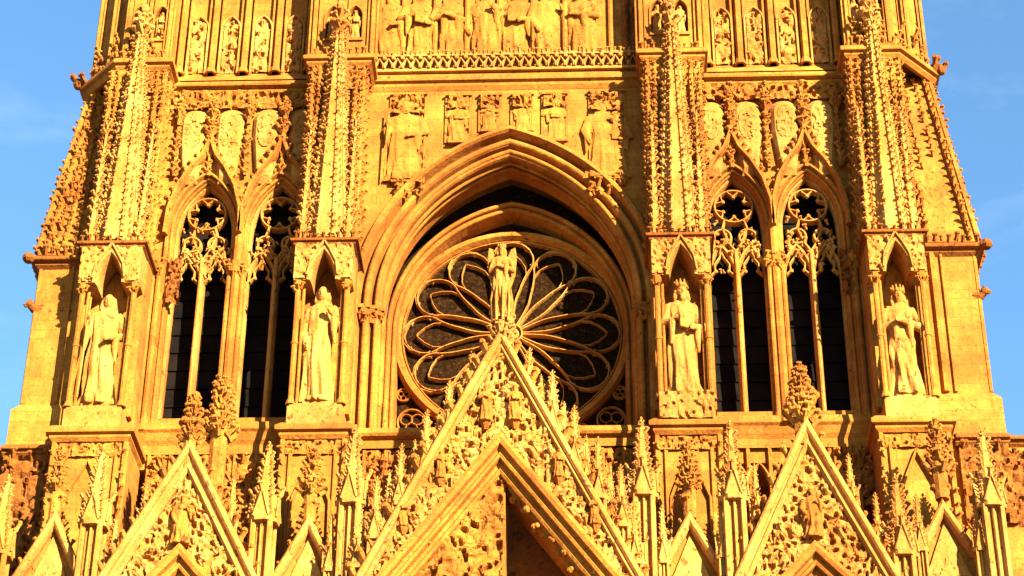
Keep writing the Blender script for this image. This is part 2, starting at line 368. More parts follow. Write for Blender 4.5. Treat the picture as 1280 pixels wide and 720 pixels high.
# --- tower walls, windows, arcades
def tower(sg):
    xs = sorted((sg * 6.6, sg * 15.6)); hs = [(sg * c, LW, AS, LA, LB) for c in LAN]
    mb = MB(); wall(mb, xs[0], xs[1], 44.2, 63.0, .0, hs); mb.box(xs[0], xs[1], 2.6, 4.2, 44, 70.2)
    for x0, x1 in ((xs[0] - .01, xs[0] + .9), (xs[1] - .9, xs[1] + .01)): mb.box(x0, x1, .1, 2.6, 44.0, 63)
    mb.box(xs[0], xs[1], .3, 2.7, 58.6, 63); mb.box(xs[0] + .02, xs[1] - .02, .2, 2.7, 43, 45.2)
    w = part(mb, 'wall', 'stone')
    mb = MB(); mb.sheet([[(xs[0], y, z), (xs[1], y, z)] for y, z in ((1.2, 45.75), (.9, 45.6), (.1, 45.15), (-.3, 44.95), (-.36, 44.6), (-.25, 44.5), (-.12, 44.2), (.0, 44.0), (.0, 43.6))])
    part(mb, 'sill', 'stone')
    for c in LAN:
        cx = sg * c
        prof = [(-.12, .02), (-.12, -.2), (-.02, -.22), (.02, .06)] + rollp(.1, .02, .07) + [(.17, .16), (.21, .2), (.23, .34), (.25, 1.0)]
        mb = MB(); orders(mb, cx, LW, AS, LA, LB - .3, prof, 14)
        win = part(mb, 'lancet_window', 'stone')
        iw = LW - .24
        mb = MB()
        Y0, Y1 = .36, .72
        mb.bar([(cx, LB - .2), (cx, LS + .2)], .15, Y0 - .1, Y1 + .1)
        mb.tube([(cx, Y0 - .05, LB), (cx, Y0 - .05, LS - .4)], .09, 8)
        for s2 in (-1, 1):
            sx = cx + s2 * iw / 2
            mb.bar(arch_path(sx, iw / 2 - .03, LS - 1.0, LS + .55, LS - 1.2, 0, 8, False), .1, Y0, Y1)
            for s3 in (-1, 1):  # cusps hanging in each light
                mb.bar([(sx + s3 * .5, LS - .95), (sx + s3 * .3, LS - .75), (sx + s3 * .33, LS - .4), (sx + s3 * .1, LS - .05), (sx, LS + .25)], .05, Y0 + .05, Y1 - .05)
                mb.ball((sx + s3 * .28, Y0 + .15, LS - .75), .1, .1, .1, 6, 4)
            r = .38
            mb.bar(ring_pts(cx + s2 * .56, LS + 1.0, r, 20), .07, Y0, Y1, True)
            for q in range(9): mb.crocket((cx + s2 * (.1 + .12 * q), Y0 + .05, LS + .25 + rnd.uniform(-.4, .5)), (rnd.uniform(-1, 1), -.7, 0), .3)
            for q in range(4):
                a = PI / 4 + q * PI / 2
                mb.ball((cx + s2 * .56 + r * .82 * math.cos(a), Y0 + .15, LS + 1.0 + r * .82 * math.sin(a)), .1, .1, .1, 6, 4)
            mb.bar([(cx, LS + .2), (cx + s2 * .25, LS + .62), (cx + s2 * .55, LS + 1.45), (cx + s2 * .42, LS + 1.9)], .07, Y0, Y1)
            mb.bar([(cx + s2 * 1.0, LS + .2), (cx + s2 * .92, LS + .7), (cx + s2 * .95, LS + 1.3)], .06, Y0, Y1)
            mb.ball((cx + s2 * .9, Y0 + .1, LS + .45), .12, .1, .14, 6, 4)
        r = .84; zc = LS + 2.62
        mb.bar(ring_pts(cx, zc, r, 28), .06, Y0, Y1, True)
        for q in range(6):
            a = PI / 6 + q * PI / 3
            mb.bar([(cx + r * math.cos(a - .32), zc + r * math.sin(a - .32)), (cx + r * .66 * math.cos(a), zc + r * .66 * math.sin(a)), (cx + r * math.cos(a + .32), zc + r * math.sin(a + .32))], .05, Y0 + .04, Y1 - .04)
            mb.ball((cx + r * .64 * math.cos(a), Y0 + .1, zc + r * .64 * math.sin(a)), .1, .1, .1, 6, 4)
        for q in range(16): mb.crocket((cx + rnd.uniform(-1.0, 1.0), Y0 + .05, LS + rnd.uniform(-.9, 1.9)), (rnd.uniform(-1, 1), -.6, 0), .26)
        mb.bar(arch_path(cx, iw, AS, LA - .3, LB, .03, 12), .08, Y0, Y1)
        part(mb, 'tracery', 'pale', win)
        mb = MB()
        # dark boards hung between iron bars in the belfry opening
        z = LB - .5
        while z < LA:
            for (a, b) in ((-iw - .3, .0), (.0, iw + .3)):
                mb.add([(cx + a, 1.35 + rnd.uniform(0, .03), z), (cx + b, 1.35, z), (cx + b, 1.42, z + .89), (cx + a, 1.42 + rnd.uniform(0, .03), z + .89)], [(0, 1, 2, 3)])
            z += .9
        mb.box(cx - iw - .35, cx + iw + .35, 1.75, 1.8, LB - .6, LA + .6)
        part(mb, 'shutter', 'board', win)
        # steep hood with crockets and a leafy finial
        mb = MB()
        for s2 in (-1, 1):
            p = [(cx + s2 * 1.66, 54.4), (cx + s2 * 1.6, 55.7), (cx + s2 * 1.3, 56.9), (cx + s2 * .8, 57.9), (cx + s2 * .32, 58.6), (cx, 59.5)]
            mb.bar(p, .13, -.55, -.02)
            for i in range(1, 5):
                for t in (.25, .75):
                    x = p[i][0] * (1 - t) + p[i + 1][0] * t; z = p[i][1] * (1 - t) + p[i + 1][1] * t
                    mb.crocket((x, -.3, z), (s2 * .8, -.4, .3), .42)
        finial(mb, cx, -.35, 59.6, .9)
        part(mb, 'hood', 'carved', win)
    # pillar between the two lights and clustered jamb shafts
    mb = MB()
    for x, r in ((TC, .2), (TC - .3, .11), (TC + .3, .11), (LAN[0] - LW - .15, .13), (LAN[1] + LW + .2, .14), (LAN[1] + LW + .5, .12)):
        mb.tube([(sg * x, -.16, 44.9), (sg * x, -.16, 52.2), (sg * x, -.14, 54.8 if x in (TC,) else 53.0)], r, 8)
        mb.ngon(sg * x, -.16, 44.6, 45.2, r * 1.8, r * 1.2, 8)
        mb.ngon(sg * x, -.16, 52.3, 52.9, r * 1.1, r * 1.9, 8)
        for k in range(5): mb.crocket((sg * x + rnd.uniform(-.15, .15), -.25, 52.3 + .12 * k), (rnd.uniform(-.8, .8), -1, 0), .36)
    part(mb, 'shaft_cluster', 'stone')
    mb = MB()
    for x0 in (LAN[0] - LW + .02, LAN[1] + LW - .3):
        carved(mb, None, sg * x0 - (.35 if x0 < TC else .1), sg * x0 + (.1 if x0 < TC else .45), 50.9, 53.2, -.05, .35, .32, 3, .07)
        part(mb, 'leaf_capital', 'worn'); mb = MB()
    # blind arcade of round-headed panels over the windows, leaf frieze under the cornice
    mb = MB(); pan = MB()
    xs4 = [TC - 2.5, TC - .85, TC + .85, TC + 2.5]
    for px in xs4:
        x = sg * px
        n = 14; hw = .64; zt = 61.3
        poly = [(x - hw * .55, 57.2), (x + hw * .55, 57.2), (x + hw, 59.5)] + [(x + hw * math.cos(PI * i / 10), zt - .55 + hw * .9 * math.sin(PI * i / 10)) for i in range(11)] + [(x - hw, 59.5)]
        inner = [(x + (a - x) * .72, 59.6 + (b - 59.6) * .86) for a, b in poly]
        pan.loft([[(a, .02, b) for a, b in poly], [(a, -.12, b) for a, b in poly], [(a, -.34, b) for a, b in inner]])
        carved(pan, lambda xx, zz: (xx - x) ** 2 / .16 + (zz - 60.) ** 2 / .9 < 1, x - .5, x + .5, 58.9, 61.1, -.28, .17, .36, int(px * 10), .06)
    for px in [TC - 3.2, TC - 1.65, TC, TC + 1.65, TC + 3.2]:
        x = sg * px
        mb.tube([(x, -.2, 57.6), (x, -.2, 61.3)], .1, 6)
        for z in np.arange(57.8, 62.2, .42):
            for s2 in (-1, 1): mb.crocket((x, -.25, z), (s2, -.5, 0), .33)
        finial(mb, x, -.3, 60.6, .8)
    carved(mb, None, xs[0] + 2.4 if sg > 0 else xs[0], xs[1] if sg > 0 else xs[1] - 2.4, 61.35, 62.35, .0, .42, .42, 8 + sg, .08)
    part(pan, 'blind_panel', 'pale'); part(mb, 'arcade', 'carved')
for sg in (-1, 1): tower(sg)

# --- buttresses with niches, canopies and spires
def buttress(cx, hw, outer):
    sg = 1 if cx > 0 else -1
    mb = MB()
    mb.box(cx - hw + .1, cx + hw - .1, -1.0, .5, 30, 52.6)                 # core behind the niche
    for s2 in (-1, 1): mb.box(cx + s2 * (hw - .12) - .16, cx + s2 * (hw - .12) + .16, -1.5, -.9, 44.6, 52.6)
    mb.box(cx - hw + .15, cx + hw - .15, -1.55, .5, 52.6, 63.0)
    b = part(mb, 'buttress', 'stone')
    # plinth and cornice
    mb = MB(); mb.box(cx - hw + .1, cx + hw - .1, -2.5, -.8, 43.6, 44.45); mb.box(cx - hw + .16, cx + hw - .16, -2.42, -.8, 44.45, 44.62)
    mb.box(cx - hw * .45, cx + hw * .45, -2.3, -1.1, 44.62, 44.8)
    if cx == 7.55:
        carved(mb, None, cx - hw + .12, cx + hw - .12, 43.65, 44.9, -2.48, .22, .42, 4, .06, .6, 1.8)
    part(mb, 'plinth', 'pale', b)
    mb = MB(); cw = hw + (.25 if outer else .05)
    cornice(mb, [(cx - cw, .6), (cx - cw, -2.35), (cx + cw, -2.35), (cx + cw, .6)], corprof(43.55, .55, .28))
    part(mb, 'cornice', 'stone', b)
    # corner shafts of the niche
    for s2 in (-1, 1):
        mb = MB(); x = cx + s2 * (hw - .2)
        mb.tube([(x, -2.3, 44.6), (x, -2.3, 50.5)], .12, 8); mb.tube([(x - s2 * .22, -2.1, 44.6), (x - s2 * .22, -2.1, 50.4)], .07, 8)
        mb.ngon(x, -2.3, 44.6, 44.9, .22, .13, 8); mb.ngon(x, -2.3, 50.15, 50.6, .12, .24, 8)
        mb.ngon(x, -2.3, 47.5, 47.6, .155, .155, 8)
        for k in range(4): mb.crocket((x + .1 * (k - 1.5), -2.4, 50.15 + .1 * (k % 2)), (.4 * (k - 1.5), -1, 0), .26)
        mb.tube([(x, -1.25, 44.6), (x, -1.25, 50.5)], .11, 8)
        part(mb, 'colonnette', 'stone', b)
    # canopy block with pointed opening on the front and on both flanks
    mb = MB(); aw = hw * .42
    wall(mb, cx - hw, cx + hw, 50.55, 52.4, -2.5, [(cx, aw, 50.6, 52.0, 50.5)], .1)
    orders(mb, cx, aw, 50.6, 52.0, 50.5, [(-.14, -2.5), (-.14, -2.62), (-.03, -2.62), (0, -2.5), (.03, -2.3), (.05, -1.2)], 10)
    for s2 in (-1, 1):
        x = cx + s2 * hw
        mb.add([(x, -2.5, 50.55), (x, -1.0, 50.55), (x, -1.0, 52.4), (x, -2.5, 52.4)], [(0, 1, 2, 3)])
        mb.add([(x, -2.5, 50.55), (x - s2 * (hw - aw), -2.5, 50.55), (x - s2 * (hw - aw), -1.0, 50.55), (x, -1.0, 50.55)], [(0, 1, 2, 3)])
        p = [(cx + s2 * aw * 1.25, 50.7), (cx + s2 * aw * 1.05, 51.4), (cx + s2 * .25, 52.0), (cx, 52.45)]
        mb.bar(p, .06, -2.72, -2.48)
        for q in p[:-1]: mb.crocket((q[0], -2.6, q[1]), (s2, -.5, .2), .28)
        carved(mb, lambda a, c: abs(a - cx) > aw * (1.3 - max(0, c - 50.8) * .7) + .06, min(x, cx), max(x, cx), 50.6, 52.4, -2.505, .13, .36, 6, .06)
    mb.box(cx - hw + .02, cx + hw - .02, -2.48, -1, 52.1, 52.4)
    can = part(mb, 'canopy', 'pale', b)
    mb = MB()
    cornice(mb, [(cx - hw, .3), (cx - hw, -2.5), (cx + hw, -2.5), (cx + hw, .3)], corprof(52.55, .32, .22))
    for x in np.arange(cx - hw, cx + hw + .01, .3): mb.crocket((x, -2.6, 52.6), (0, -1, .2), .3)
    part(mb, 'canopy_cornice', 'worn', b)
    # spire: a tall octagonal pyramid leaning into the pier, every arris set with crockets
    mb = MB(); n = 8; r0 = hw * .64; zt = 64.2; cy = -1.85; ty = -.12
    mb.ngon(cx, cy, 52.65, zt, r0 / math.cos(PI / 8), .17, 8, tx=0, ty=ty)
    for i in range(8):
        R = r0 / math.cos(PI / 8)
        for a, rr, sz, nn in ((PI / 8 + PI / 4 * i, 1., .29, 32), (PI / 4 * i, .94, .22, 32)):
            if math.sin(a) > .5: continue
            p0 = (cx + R * rr * math.cos(a), cy + R * rr * math.sin(a), 52.75); p1 = (cx + .18 * math.cos(a), cy + ty + .18 * math.sin(a), zt)
            if sz > .25: mb.tube([p0, p1], [.1, .07], 5)
            if sz > .25 or math.sin(a) > -.9: edge_crockets(mb, p0, p1, (math.cos(a), math.sin(a), 0), nn, sz)
    for s2 in (-1, 1):       # slender flanking spirelets
        for fx, fy, top in ((.8, -2.2, 59.5), (.48, -1.75, 61.2)):
            q = cx + s2 * hw * fx
            mb.ngon(q, fy, 52.7, top, .2, .04, 4, ty=.3)
            for k in range(4):
                a = k * PI / 2 + PI / 4
                if math.sin(a) < .5: edge_crockets(mb, (q + .2 * math.cos(a), fy + .2 * math.sin(a), 52.9), (q + .04 * math.cos(a), fy + .3, top), (math.cos(a), math.sin(a), 0), 15, .28)
    # fish-scale ribs on the faces
    finial(mb, cx, cy + ty, zt - .2, 1.25)
    part(mb, 'spire', 'pale', b)
    # crocketed angle strips on the pier beside the spire
    mb = MB()
    for s2 in (-1, 1):
        for xo, yo, sz, r in ((hw - .1, -1.62, .29, .15), (hw - .42, -1.68, .27, .12)):
            x = cx + s2 * xo
            mb.tube([(x, yo, 52.7), (x, yo, 62.5)], r, 6)
            for z in np.arange(52.95, 62.4, .31):
                mb.crocket((x, yo - r * .6, z), (s2 * .35, -1, 0), sz); mb.crocket((x + s2 * r * .7, yo, z + .15), (s2, -.3, 0), sz * .9)
        mb.tube([(cx + s2 * (hw - .02), -.9, 52.7), (cx + s2 * (hw - .02), -.9, 62.4)], .14, 6)
        for z in np.arange(52.95, 62.4, .5): mb.crocket((cx + s2 * (hw + .08), -.95, z), (s2, -.4, 0), .3)
    carved(mb, None, cx - hw + .16, cx + hw - .16, 61.2, 62.5, -1.56, .3, .4, 9, .08)
    part(mb, 'angle_strip', 'carved', b)
    # lower face under the niche, with a crocketed blind gable
    mb = MB(); lw = hw + .1 + (.15 if outer else 0)
    mb.box(cx - lw, cx + lw, -2.2, .4, 0, 43.05)
    for s2 in (-1, 1):
        mb.tube([(cx + s2 * (lw - .08), -2.25, 30), (cx + s2 * (lw - .08), -2.25, 43)], .13, 6)
        mb.tube([(cx + s2 * (lw - .42), -2.25, 30), (cx + s2 * (lw - .42), -2.25, 42.4)], .09, 6)
        mb.bar([(cx + s2 * lw * .62, 37.), (cx + s2 * lw * .58, 40.2), (cx + s2 * lw * .3, 41.2), (cx, 42.2)], .07, -2.4, -2.15)
        for z in np.arange(37.5, 42.6, .55): mb.crocket((cx + s2 * (lw - .1), -2.35, z), (s2 * .6, -1, 0), .34)
    carved(mb, None, cx - lw + .2, cx + lw - .2, 42.35, 42.95, -2.18, .22, .3, 12, .06)
    part(mb, 'pier_face', 'stone', b)
    return b
for cx, hw, outer in ((-16.75, 1.3, True), (-7.62, 1.24, False), (7.55, 1.24, False), (16.62, 1.18, True)): buttress(cx, hw, outer)

# --- outer corner piers with their sloping crocketed roofs
for sg in (-1, 1):
    mb = MB(); s = lambda a, b: sorted((sg * a, sg * b))
    mb.box(*s(15.4, 20.25), -.9, 5, 45.5, 52.7); mb.box(*s(15.3, 20.55), -1.15, 5.3, 0, 45.2)
    mb.loft([[(sg * 15.3, -1.15, 45.2), (sg * 20.55, -1.15, 45.2), (sg * 20.55, 5.3, 45.2), (sg * 15.3, 5.3, 45.2)], [(sg * 15.4, -.9, 45.55), (sg * 20.25, -.9, 45.55), (sg * 20.25, 5, 45.55), (sg * 15.4, 5, 45.55)]])
    mb.tube([(sg * 20.2, -.85, 45.6), (sg * 20.2, -.85, 52.4)], .1, 6)
    mb.tube([(sg * 18.35, -.95, 45.6), (sg * 18.35, -.95, 52.4)], .16, 6); mb.tube([(sg * 18.75, -.95, 45.6), (sg * 18.75, -.95, 52.4)], .08, 6)
    pier = part(mb, 'corner_pier', 'stone')
    mb = MB()
    path = [(-20.25, 5), (-20.25, -.9), (-18.1, -.9)] if sg < 0 else [(18.1, -.9), (20.25, -.9), (20.25, 5)]
    cornice(mb, path, corprof(52.75, .5, .42))
    for t in np.arange(0, 2.2, .3): mb.crocket((sg * (18.2 + t), -1.3, 52.85), (0, -1, .2), .36)
    for t in np.arange(0, 5, .4): mb.crocket((sg * 20.65, -.9 + t, 52.8), (sg, 0, .2), .42)
    mb.ball((sg * 20.7, -1.25, 52.65), .3, .3, .25)
    part(mb, 'cornice', 'worn', pier)
    # sloping roof
    mb = MB()
    A = [(sg * 15.5, -.95, 53), (sg * 20.45, -.95, 53), (sg * 20.45, 4.6, 53), (sg * 15.5, 4.6, 53)]
    B = [(sg * 15.6, .1, 62.7), (sg * 19.35, .1, 62.7), (sg * 19.35, 3.2, 62.7), (sg * 15.6, 3.2, 62.7)]
    mb.loft([A, B])
    for t in (((0.42, .26), (.6, .14), (.78, .14), (.92, .2)) if sg < 0 else ((.44, .2), (.56, .12), (.93, .12))):
        f = t[0]; p0 = Vector((sg * (15.5 + 4.95 * f), -1.02, 53.1)); p1 = Vector((sg * (15.6 + 3.75 * f), .03, 62.6))
        mb.tube([p0, p1], t[1] * .8, 6)
        for i in range(22):
            q = p0.lerp(p1, (i + .5) / 22); mb.crocket(q + Vector((0, -.1, 0)), (sg * rnd.uniform(-.5, .6), -1, 0), .42 if t[1] > .15 else .34)
    p0 = Vector((sg * 20.45, -.9, 53.1)); p1 = Vector((sg * 19.38, .15, 62.6)); mb.tube([p0, p1], [.16, .12], 6)
    for i in range(23):
        q = p0.lerp(p1, (i + .4) / 23); mb.crocket(q, (sg, -.25, -.1), .34)
    if sg > 0:
        for f, t0 in ((.66, .42), (.8, .5)):
            p0 = Vector((sg * (15.5 + 4.95 * f), -1.0, 53.1)); p1 = Vector((sg * (15.6 + 3.75 * f), .05, 62.6))
            for i in range(24):
                if (i + .3) / 24 > t0: mb.crocket(p0.lerp(p1, (i + .3) / 24), (rnd.uniform(-.7, .7), -1, 0), .3)
    if sg < 0:
        for f in (.5, .69, .86):
            p0 = Vector((sg * (15.5 + 4.95 * f), -1.0, 53.1)); p1 = Vector((sg * (15.6 + 3.75 * f), .05, 62.6))
            for i in range(24):
                q = p0.lerp(p1, (i + .3) / 24); mb.crocket(q, (rnd.uniform(-.7, .7), -1, 0), .36)
    part(mb, 'spire', 'carved', pier)
    # gargoyle: a crouching beast's neck and head leaning out from the corner
    mb = MB()
    mb.tube([(sg * 20.0, -.7, 50.3), (sg * 20.3, -.85, 50.3), (sg * 20.4, -.95, 50.4)], [.24, .2, .17], 8)
    mb.ball((sg * 20.45, -1.0, 50.45), .2, .17, .17, 8, 6); mb.ball((sg * 20.6, -1.05, 50.4), .12, .09, .07, 6, 4); mb.ball((sg * 20.58, -1.05, 50.3), .1, .07, .04, 6, 4)
    for q in (-1, 1): mb.tube([(sg * 20.4, -1 + q * .1, 50.57), (sg * 20.36, -1 + q * .14, 50.7)], [.05, .015], 5)
    part(mb, 'gargoyle', 'worn', pier)

# --- string course at the foot of the upper storey
def top_cornice(path, z, h, out, name='string_course'):
    mb = MB(); cornice(mb, path, corprof(z, h, out)); return part(mb, name, 'stone')
OUT = [(-19.6, 4), (-19.6, .2), (-17.75, -1.75), (-15.45, -1.75), (-15.45, 0)]
def flip(p): return [(-x, y) for x, y in reversed(p)]
top_cornice(OUT, 62.95, .55, .3); top_cornice(flip(OUT), 62.95, .55, .3)
for sg in (-1, 1):
    p = [(-15.45, -.05), (-9.05, -.05)]; top_cornice(p if sg < 0 else flip(p), 62.75, .6, .42)
    p = [(-8.95, .2), (-8.95, -1.75), (-6.2, -1.75), (-6.2, .2)]; top_cornice(p if sg < 0 else flip(p), 63.0, .5, .25)
top_cornice([(-6.25, -.02), (6.25, -.02)], 63.0, .7, .3)
# leafy parapet of the centre bay: a row of small arched loops
mb = MB(); mb.box(-6.2, 6.2, -.32, .3, 63.25, 63.4); mb.box(-6.2, 6.2, -.42, -.1, 64.05, 64.2); mb.box(-6.2, 6.2, -.06, .3, 63.3, 64.1)
x = -6.1
while x < 6.1:
    mb.bar([(x, 63.4), (x + .02, 63.62), (x + .2, 63.95), (x + .38, 63.62), (x + .4, 63.4)], .07, -.4, -.22)
    mb.ball((x, -.36, 63.98), .13, .12, .12, 6, 4); mb.crocket((x + .2, -.4, 64.15), (0, -1, .4), .22); mb.crocket((x, -.4, 64.15), (0, -1, .4), .26)
    x += .42
part(mb, 'parapet', 'pale')
mb = MB()   # corner crockets on the skyline
for sg in (-1, 1):
    mb.ball((sg * 19.95, .0, 63.05), .26, .26, .3); mb.crocket((sg * 19.9, -.1, 63.0), (sg, -.3, .2), .8); mb.crocket((sg * 19.6, -.2, 63.0), (sg * .6, -1, .2), .6)
    part(mb, 'corner_knob', 'worn'); mb = MB()

# --- upper storey
def blind_arcade(mb, p0, p1, z0, z1, n, depth=.25, r=.12):
    p0 = Vector((p0[0], p0[1], 0)); p1 = Vector((p1[0], p1[1], 0)); t = (p1 - p0).normalized(); nn = Vector((t.y, -t.x, 0))
    for i in range(n + 1):
        c = p0.lerp(p1, i / n)
        for o, rr, dd in ((0, r, depth), (-r * 1.7, r * .5, depth * .5), (r * 1.7, r * .5, depth * .5)):
            q = c + t * o + nn * dd * .7; mb.tube([(q.x, q.y, z0), (q.x, q.y, z1)], rr, 6)
        q = c + nn * depth * .7; mb.ngon(q.x, q.y, z0, z0 + .35, r * 1.7, r * 1.1, 8)
NX = .52
def niche_front(parent, cx, x0, x1, y):
    hs = [(cx + q * NX, .33, 65.9, 66.5, 64.6) for q in (-1, 1)]
    mb = MB(); wall(mb, x0, x1, 63.0, 70.5, y, hs, .1)
    for h in hs:
        orders(mb, *h, [(-.08, y), (-.08, y - .08), (-.01, y - .08), (0, y), (.01, y + .5)], 8); mb.box(h[0] - .4, h[0] + .4, y - .1, y + .4, 64.45, 64.6)
    part(mb, 'niche_front', 'stone', parent)
for sg in (-1, 1):
    # outer turret: half octagon
    P = [(sg * 15.65, 1.2), (sg * 15.65, -.8), (sg * 17.55, -.8), (sg * 19.3, .4), (sg * 19.35, 4.5), (sg * 15.65, 4.5)]
    mb = MB(); mb.loft([[(x, y, 63.0) for x, y in P], [(x, y, 70.5) for x, y in P]]); tur = part(mb, 'turret', 'stone')
    mb = MB()
    niche_front(tur, sg * 16.6, *sorted((sg * 15.65, sg * 17.55)), -1.3); P[1] = (sg * 15.65, -1.3); P[2] = (sg * 17.55, -1.3)
    faces = [((P[2], P[1]) if sg < 0 else (P[1], P[2])), ((P[3], P[2]) if sg < 0 else (P[2], P[3]))]
    for a, b in faces:
        blind_arcade(mb, a, b, 63.3, 70.4, 2, .2, .1)
        for i in range(2):
            c = Vector((*a, 0)).lerp(Vector((*b, 0)), (i + .5) / 2); t = (Vector((*b, 0)) - Vector((*a, 0))).normalized(); nn = Vector((t.y, -t.x, 0))
            for z in np.arange(63.5, 65.0, .35):
                q = c + nn * .1; mb.crocket((q.x + rnd.uniform(-.25, .25), q.y, z), nn, .4)
    part(mb, 'blind_arcade', 'stone', tur)
    mb = MB()
    for x in np.arange(15.7, 17.6, .3): mb.crocket((sg * x, -1.75, 63.25), (0, -1, .3), .4)
    for i in range(8): mb.crocket((sg * (17.6 + .23 * i), -1.65 + .22 * i, 63.25), (sg * .6, -.7, .3), .38)
    mb.tube([(sg * 15.7, -1.75, 63.22), (sg * 17.6, -1.75, 63.22), (sg * 19.3, .0, 63.22)], .08, 4)
    part(mb, 'leaf_band', 'carved', tur)
    # inner turret
    P = [(sg * 6.1, .6), (sg * 6.2, -.6), (sg * 8.9, -.6), (sg * 9.0, .6), (sg * 9.0, 4), (sg * 6.1, 4)]
    mb = MB(); mb.loft([[(x, y, 63.0) for x, y in P], [(x, y, 70.5) for x, y in P]]); tur = part(mb, 'turret', 'stone')
    niche_front(tur, sg * 7.55, *sorted((sg * 6.2, sg * 8.9)), -1.1)
    mb = MB()
    for x in (6.2, 8.9): mb.box(min(sg * x, sg * (x - .1)), max(sg * x, sg * (x - .1)), -1.09, -.5, 63, 70.4)
    a, b = ((sg * 8.9, -1.1), (sg * 6.2, -1.1)) if sg < 0 else ((sg * 6.2, -1.1), (sg * 8.9, -1.1))
    blind_arcade(mb, a, b, 63.3, 70.4, 2, .2, .12)
    part(mb, 'blind_arcade', 'stone', tur)
    mb = MB()
    for x in np.arange(6.2, 9.0, .28): mb.crocket((sg * x, -1.75, 63.2), (0, -1, .3), .36)
    mb.tube([(sg * 6.15, -1.75, 63.18), (sg * 9, -1.75, 63.18)], .08, 4)
    part(mb, 'leaf_band', 'carved', tur)
    # tower storey wall
    mb = MB(); xs = sorted((sg * 9.0, sg * 15.65)); mb.box(xs[0], xs[1], .45, 2.6, 62.9, 70.4)
    mb.sheet([[(xs[0], y, z), (xs[1], y, z)] for y, z in ((.46, 63.9), (.3, 63.7), (-.2, 63.0))])
    part(mb, 'wall', 'stone')
    mb = MB(); blind_arcade(mb, (xs[0] + .3, .42), (xs[1] - .3, .42), 63.6, 70.3, 4, .42, .17)
    part(mb, 'blind_arcade', 'stone')
    for i in range(4):
        cx = xs[0] + .3 + (6.05) * (i + .5) / 4
        mb = MB(); mb.bar(arch_path(cx, .45, 66.3, 67.1, 63.7, 0, 8), .07, .15, .46)
        carved(mb, lambda a, c: abs(a - cx) < .38, cx - .42, cx + .42, 63.8, 66.9, .44, .3, .5, 20 + i, .07, .8, 1.5)
        for z in np.arange(64.2, 67, .6): mb.crocket((cx + rnd.uniform(-.3, .3), .3, z), (rnd.uniform(-1, 1), -1, 0), .34)
        part(mb, 'carved_panel', 'pale')
# centre gallery wall with its colonnettes; a dark gap at the right end
mb = MB(); mb.box(-6.1, 4.95, .55, 2.6, 63.0, 70.4); part(mb, 'wall', 'stone')
GAL = [-5.55, -4.15, -2.7, -1.15, .4, 1.95, 3.35]
mb = MB()
for x in [-6.0, -4.9, -3.4, -1.9, -.4, 1.2, 2.7, 4.05, 4.85]:
    mb.tube([(x, .2, 63.6), (x, .2, 70.2)], .13, 8); mb.tube([(x - .2, .4, 63.6), (x - .2, .4, 70.2)], .07, 6); mb.tube([(x + .2, .4, 63.6), (x + .2, .4, 70.2)], .07, 6)
    mb.ngon(x, .2, 64.0, 64.6, .24, .14, 8)
part(mb, 'colonnettes', 'stone')
for x in (5.55, 5.95):
    mb = MB(); mb.tube([(x, .1, 63.4), (x, .1, 70.2)], .16, 8)
    for z in np.arange(63.6, 70, .5): mb.crocket((x, -.05, z), (rnd.uniform(-.8, .8), -1, 0), .32)
    part(mb, 'colonnette', 'worn')

# --- lower zone: dark recesses, screen walls, portal gables, pinnacles
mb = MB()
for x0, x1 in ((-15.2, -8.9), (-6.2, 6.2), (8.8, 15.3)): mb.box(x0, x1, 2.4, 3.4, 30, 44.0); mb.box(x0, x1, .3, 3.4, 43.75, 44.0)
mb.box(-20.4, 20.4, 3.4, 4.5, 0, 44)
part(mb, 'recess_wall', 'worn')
mb = MB()
for x0, x1 in ((-15.2, -8.9), (-6.2, 6.2), (8.8, 15.3)):
    for x in np.arange(x0 + .4, x1, .9):
        mb.tube([(x, .1, 36), (x, .1, 43.7)], .1, 6); mb.bar(arch_path(x + .45, .42, 41.9, 42.9, 40, 0, 6), .07, -.02, .3)
        for k in range(4): mb.crocket((x, .0, 41.6 + .15 * k), (rnd.uniform(-1, 1), -1, 0), .3)
        if rnd.random() < .62: carved(mb, None, x + .08, x + .82, rnd.choice((38., 40., 41.)), 43.7, .3, .4, .4, int(x * 7), .07); [mb.crocket((x + rnd.uniform(.1, .8), .0, rnd.uniform(40.5, 43.5)), (rnd.uniform(-1, 1), -1, 0), .42) for _ in range(9)]
part(mb, 'screen_arcade', 'stone')
for sg in (-1, 1):   # outer wings
    mb = MB(); xs = sorted((sg * 20.2, sg * 25)); mb.box(xs[0], xs[1], -.6, 5, 0, 43.4)
    mb.box(min(sg * 18.6, sg * 20.6), max(sg * 18.6, sg * 20.6), -2.6, 0, 0, 38.6) if sg > 0 else None
    w = part(mb, 'wing_wall', 'stone')
    mb = MB(); cornice(mb, [(xs[0], -.6), (xs[1], -.6)], corprof(43.55, .4, .35)); cornice(mb, [(min(sg * 18.4, sg * 20.6), -1.3), (max(sg * 18.4, sg * 20.6), -1.3)], corprof(43.3, .4, .3))
    for x in np.arange(18.6, 25, .75):
        mb.tube([(sg * x, -1.3 if x < 20.6 else -.7, 40), (sg * x, -1.3 if x < 20.6 else -.7, 43)], .09, 6)
        mb.crocket((sg * x, -1.4 if x < 20.6 else -.8, 42.8), (0, -1, 0), .5)
    carved(mb, None, min(sg * 18.5, sg * 25), max(sg * 18.5, sg * 25), 39.4 if sg > 0 else 36, 42.9, -1.2, .4, .5, 31, .1, yfun=lambda x, z: -1.17 if abs(x) < 20.6 else -.62)
    part(mb, 'carved_frieze', 'worn', w)

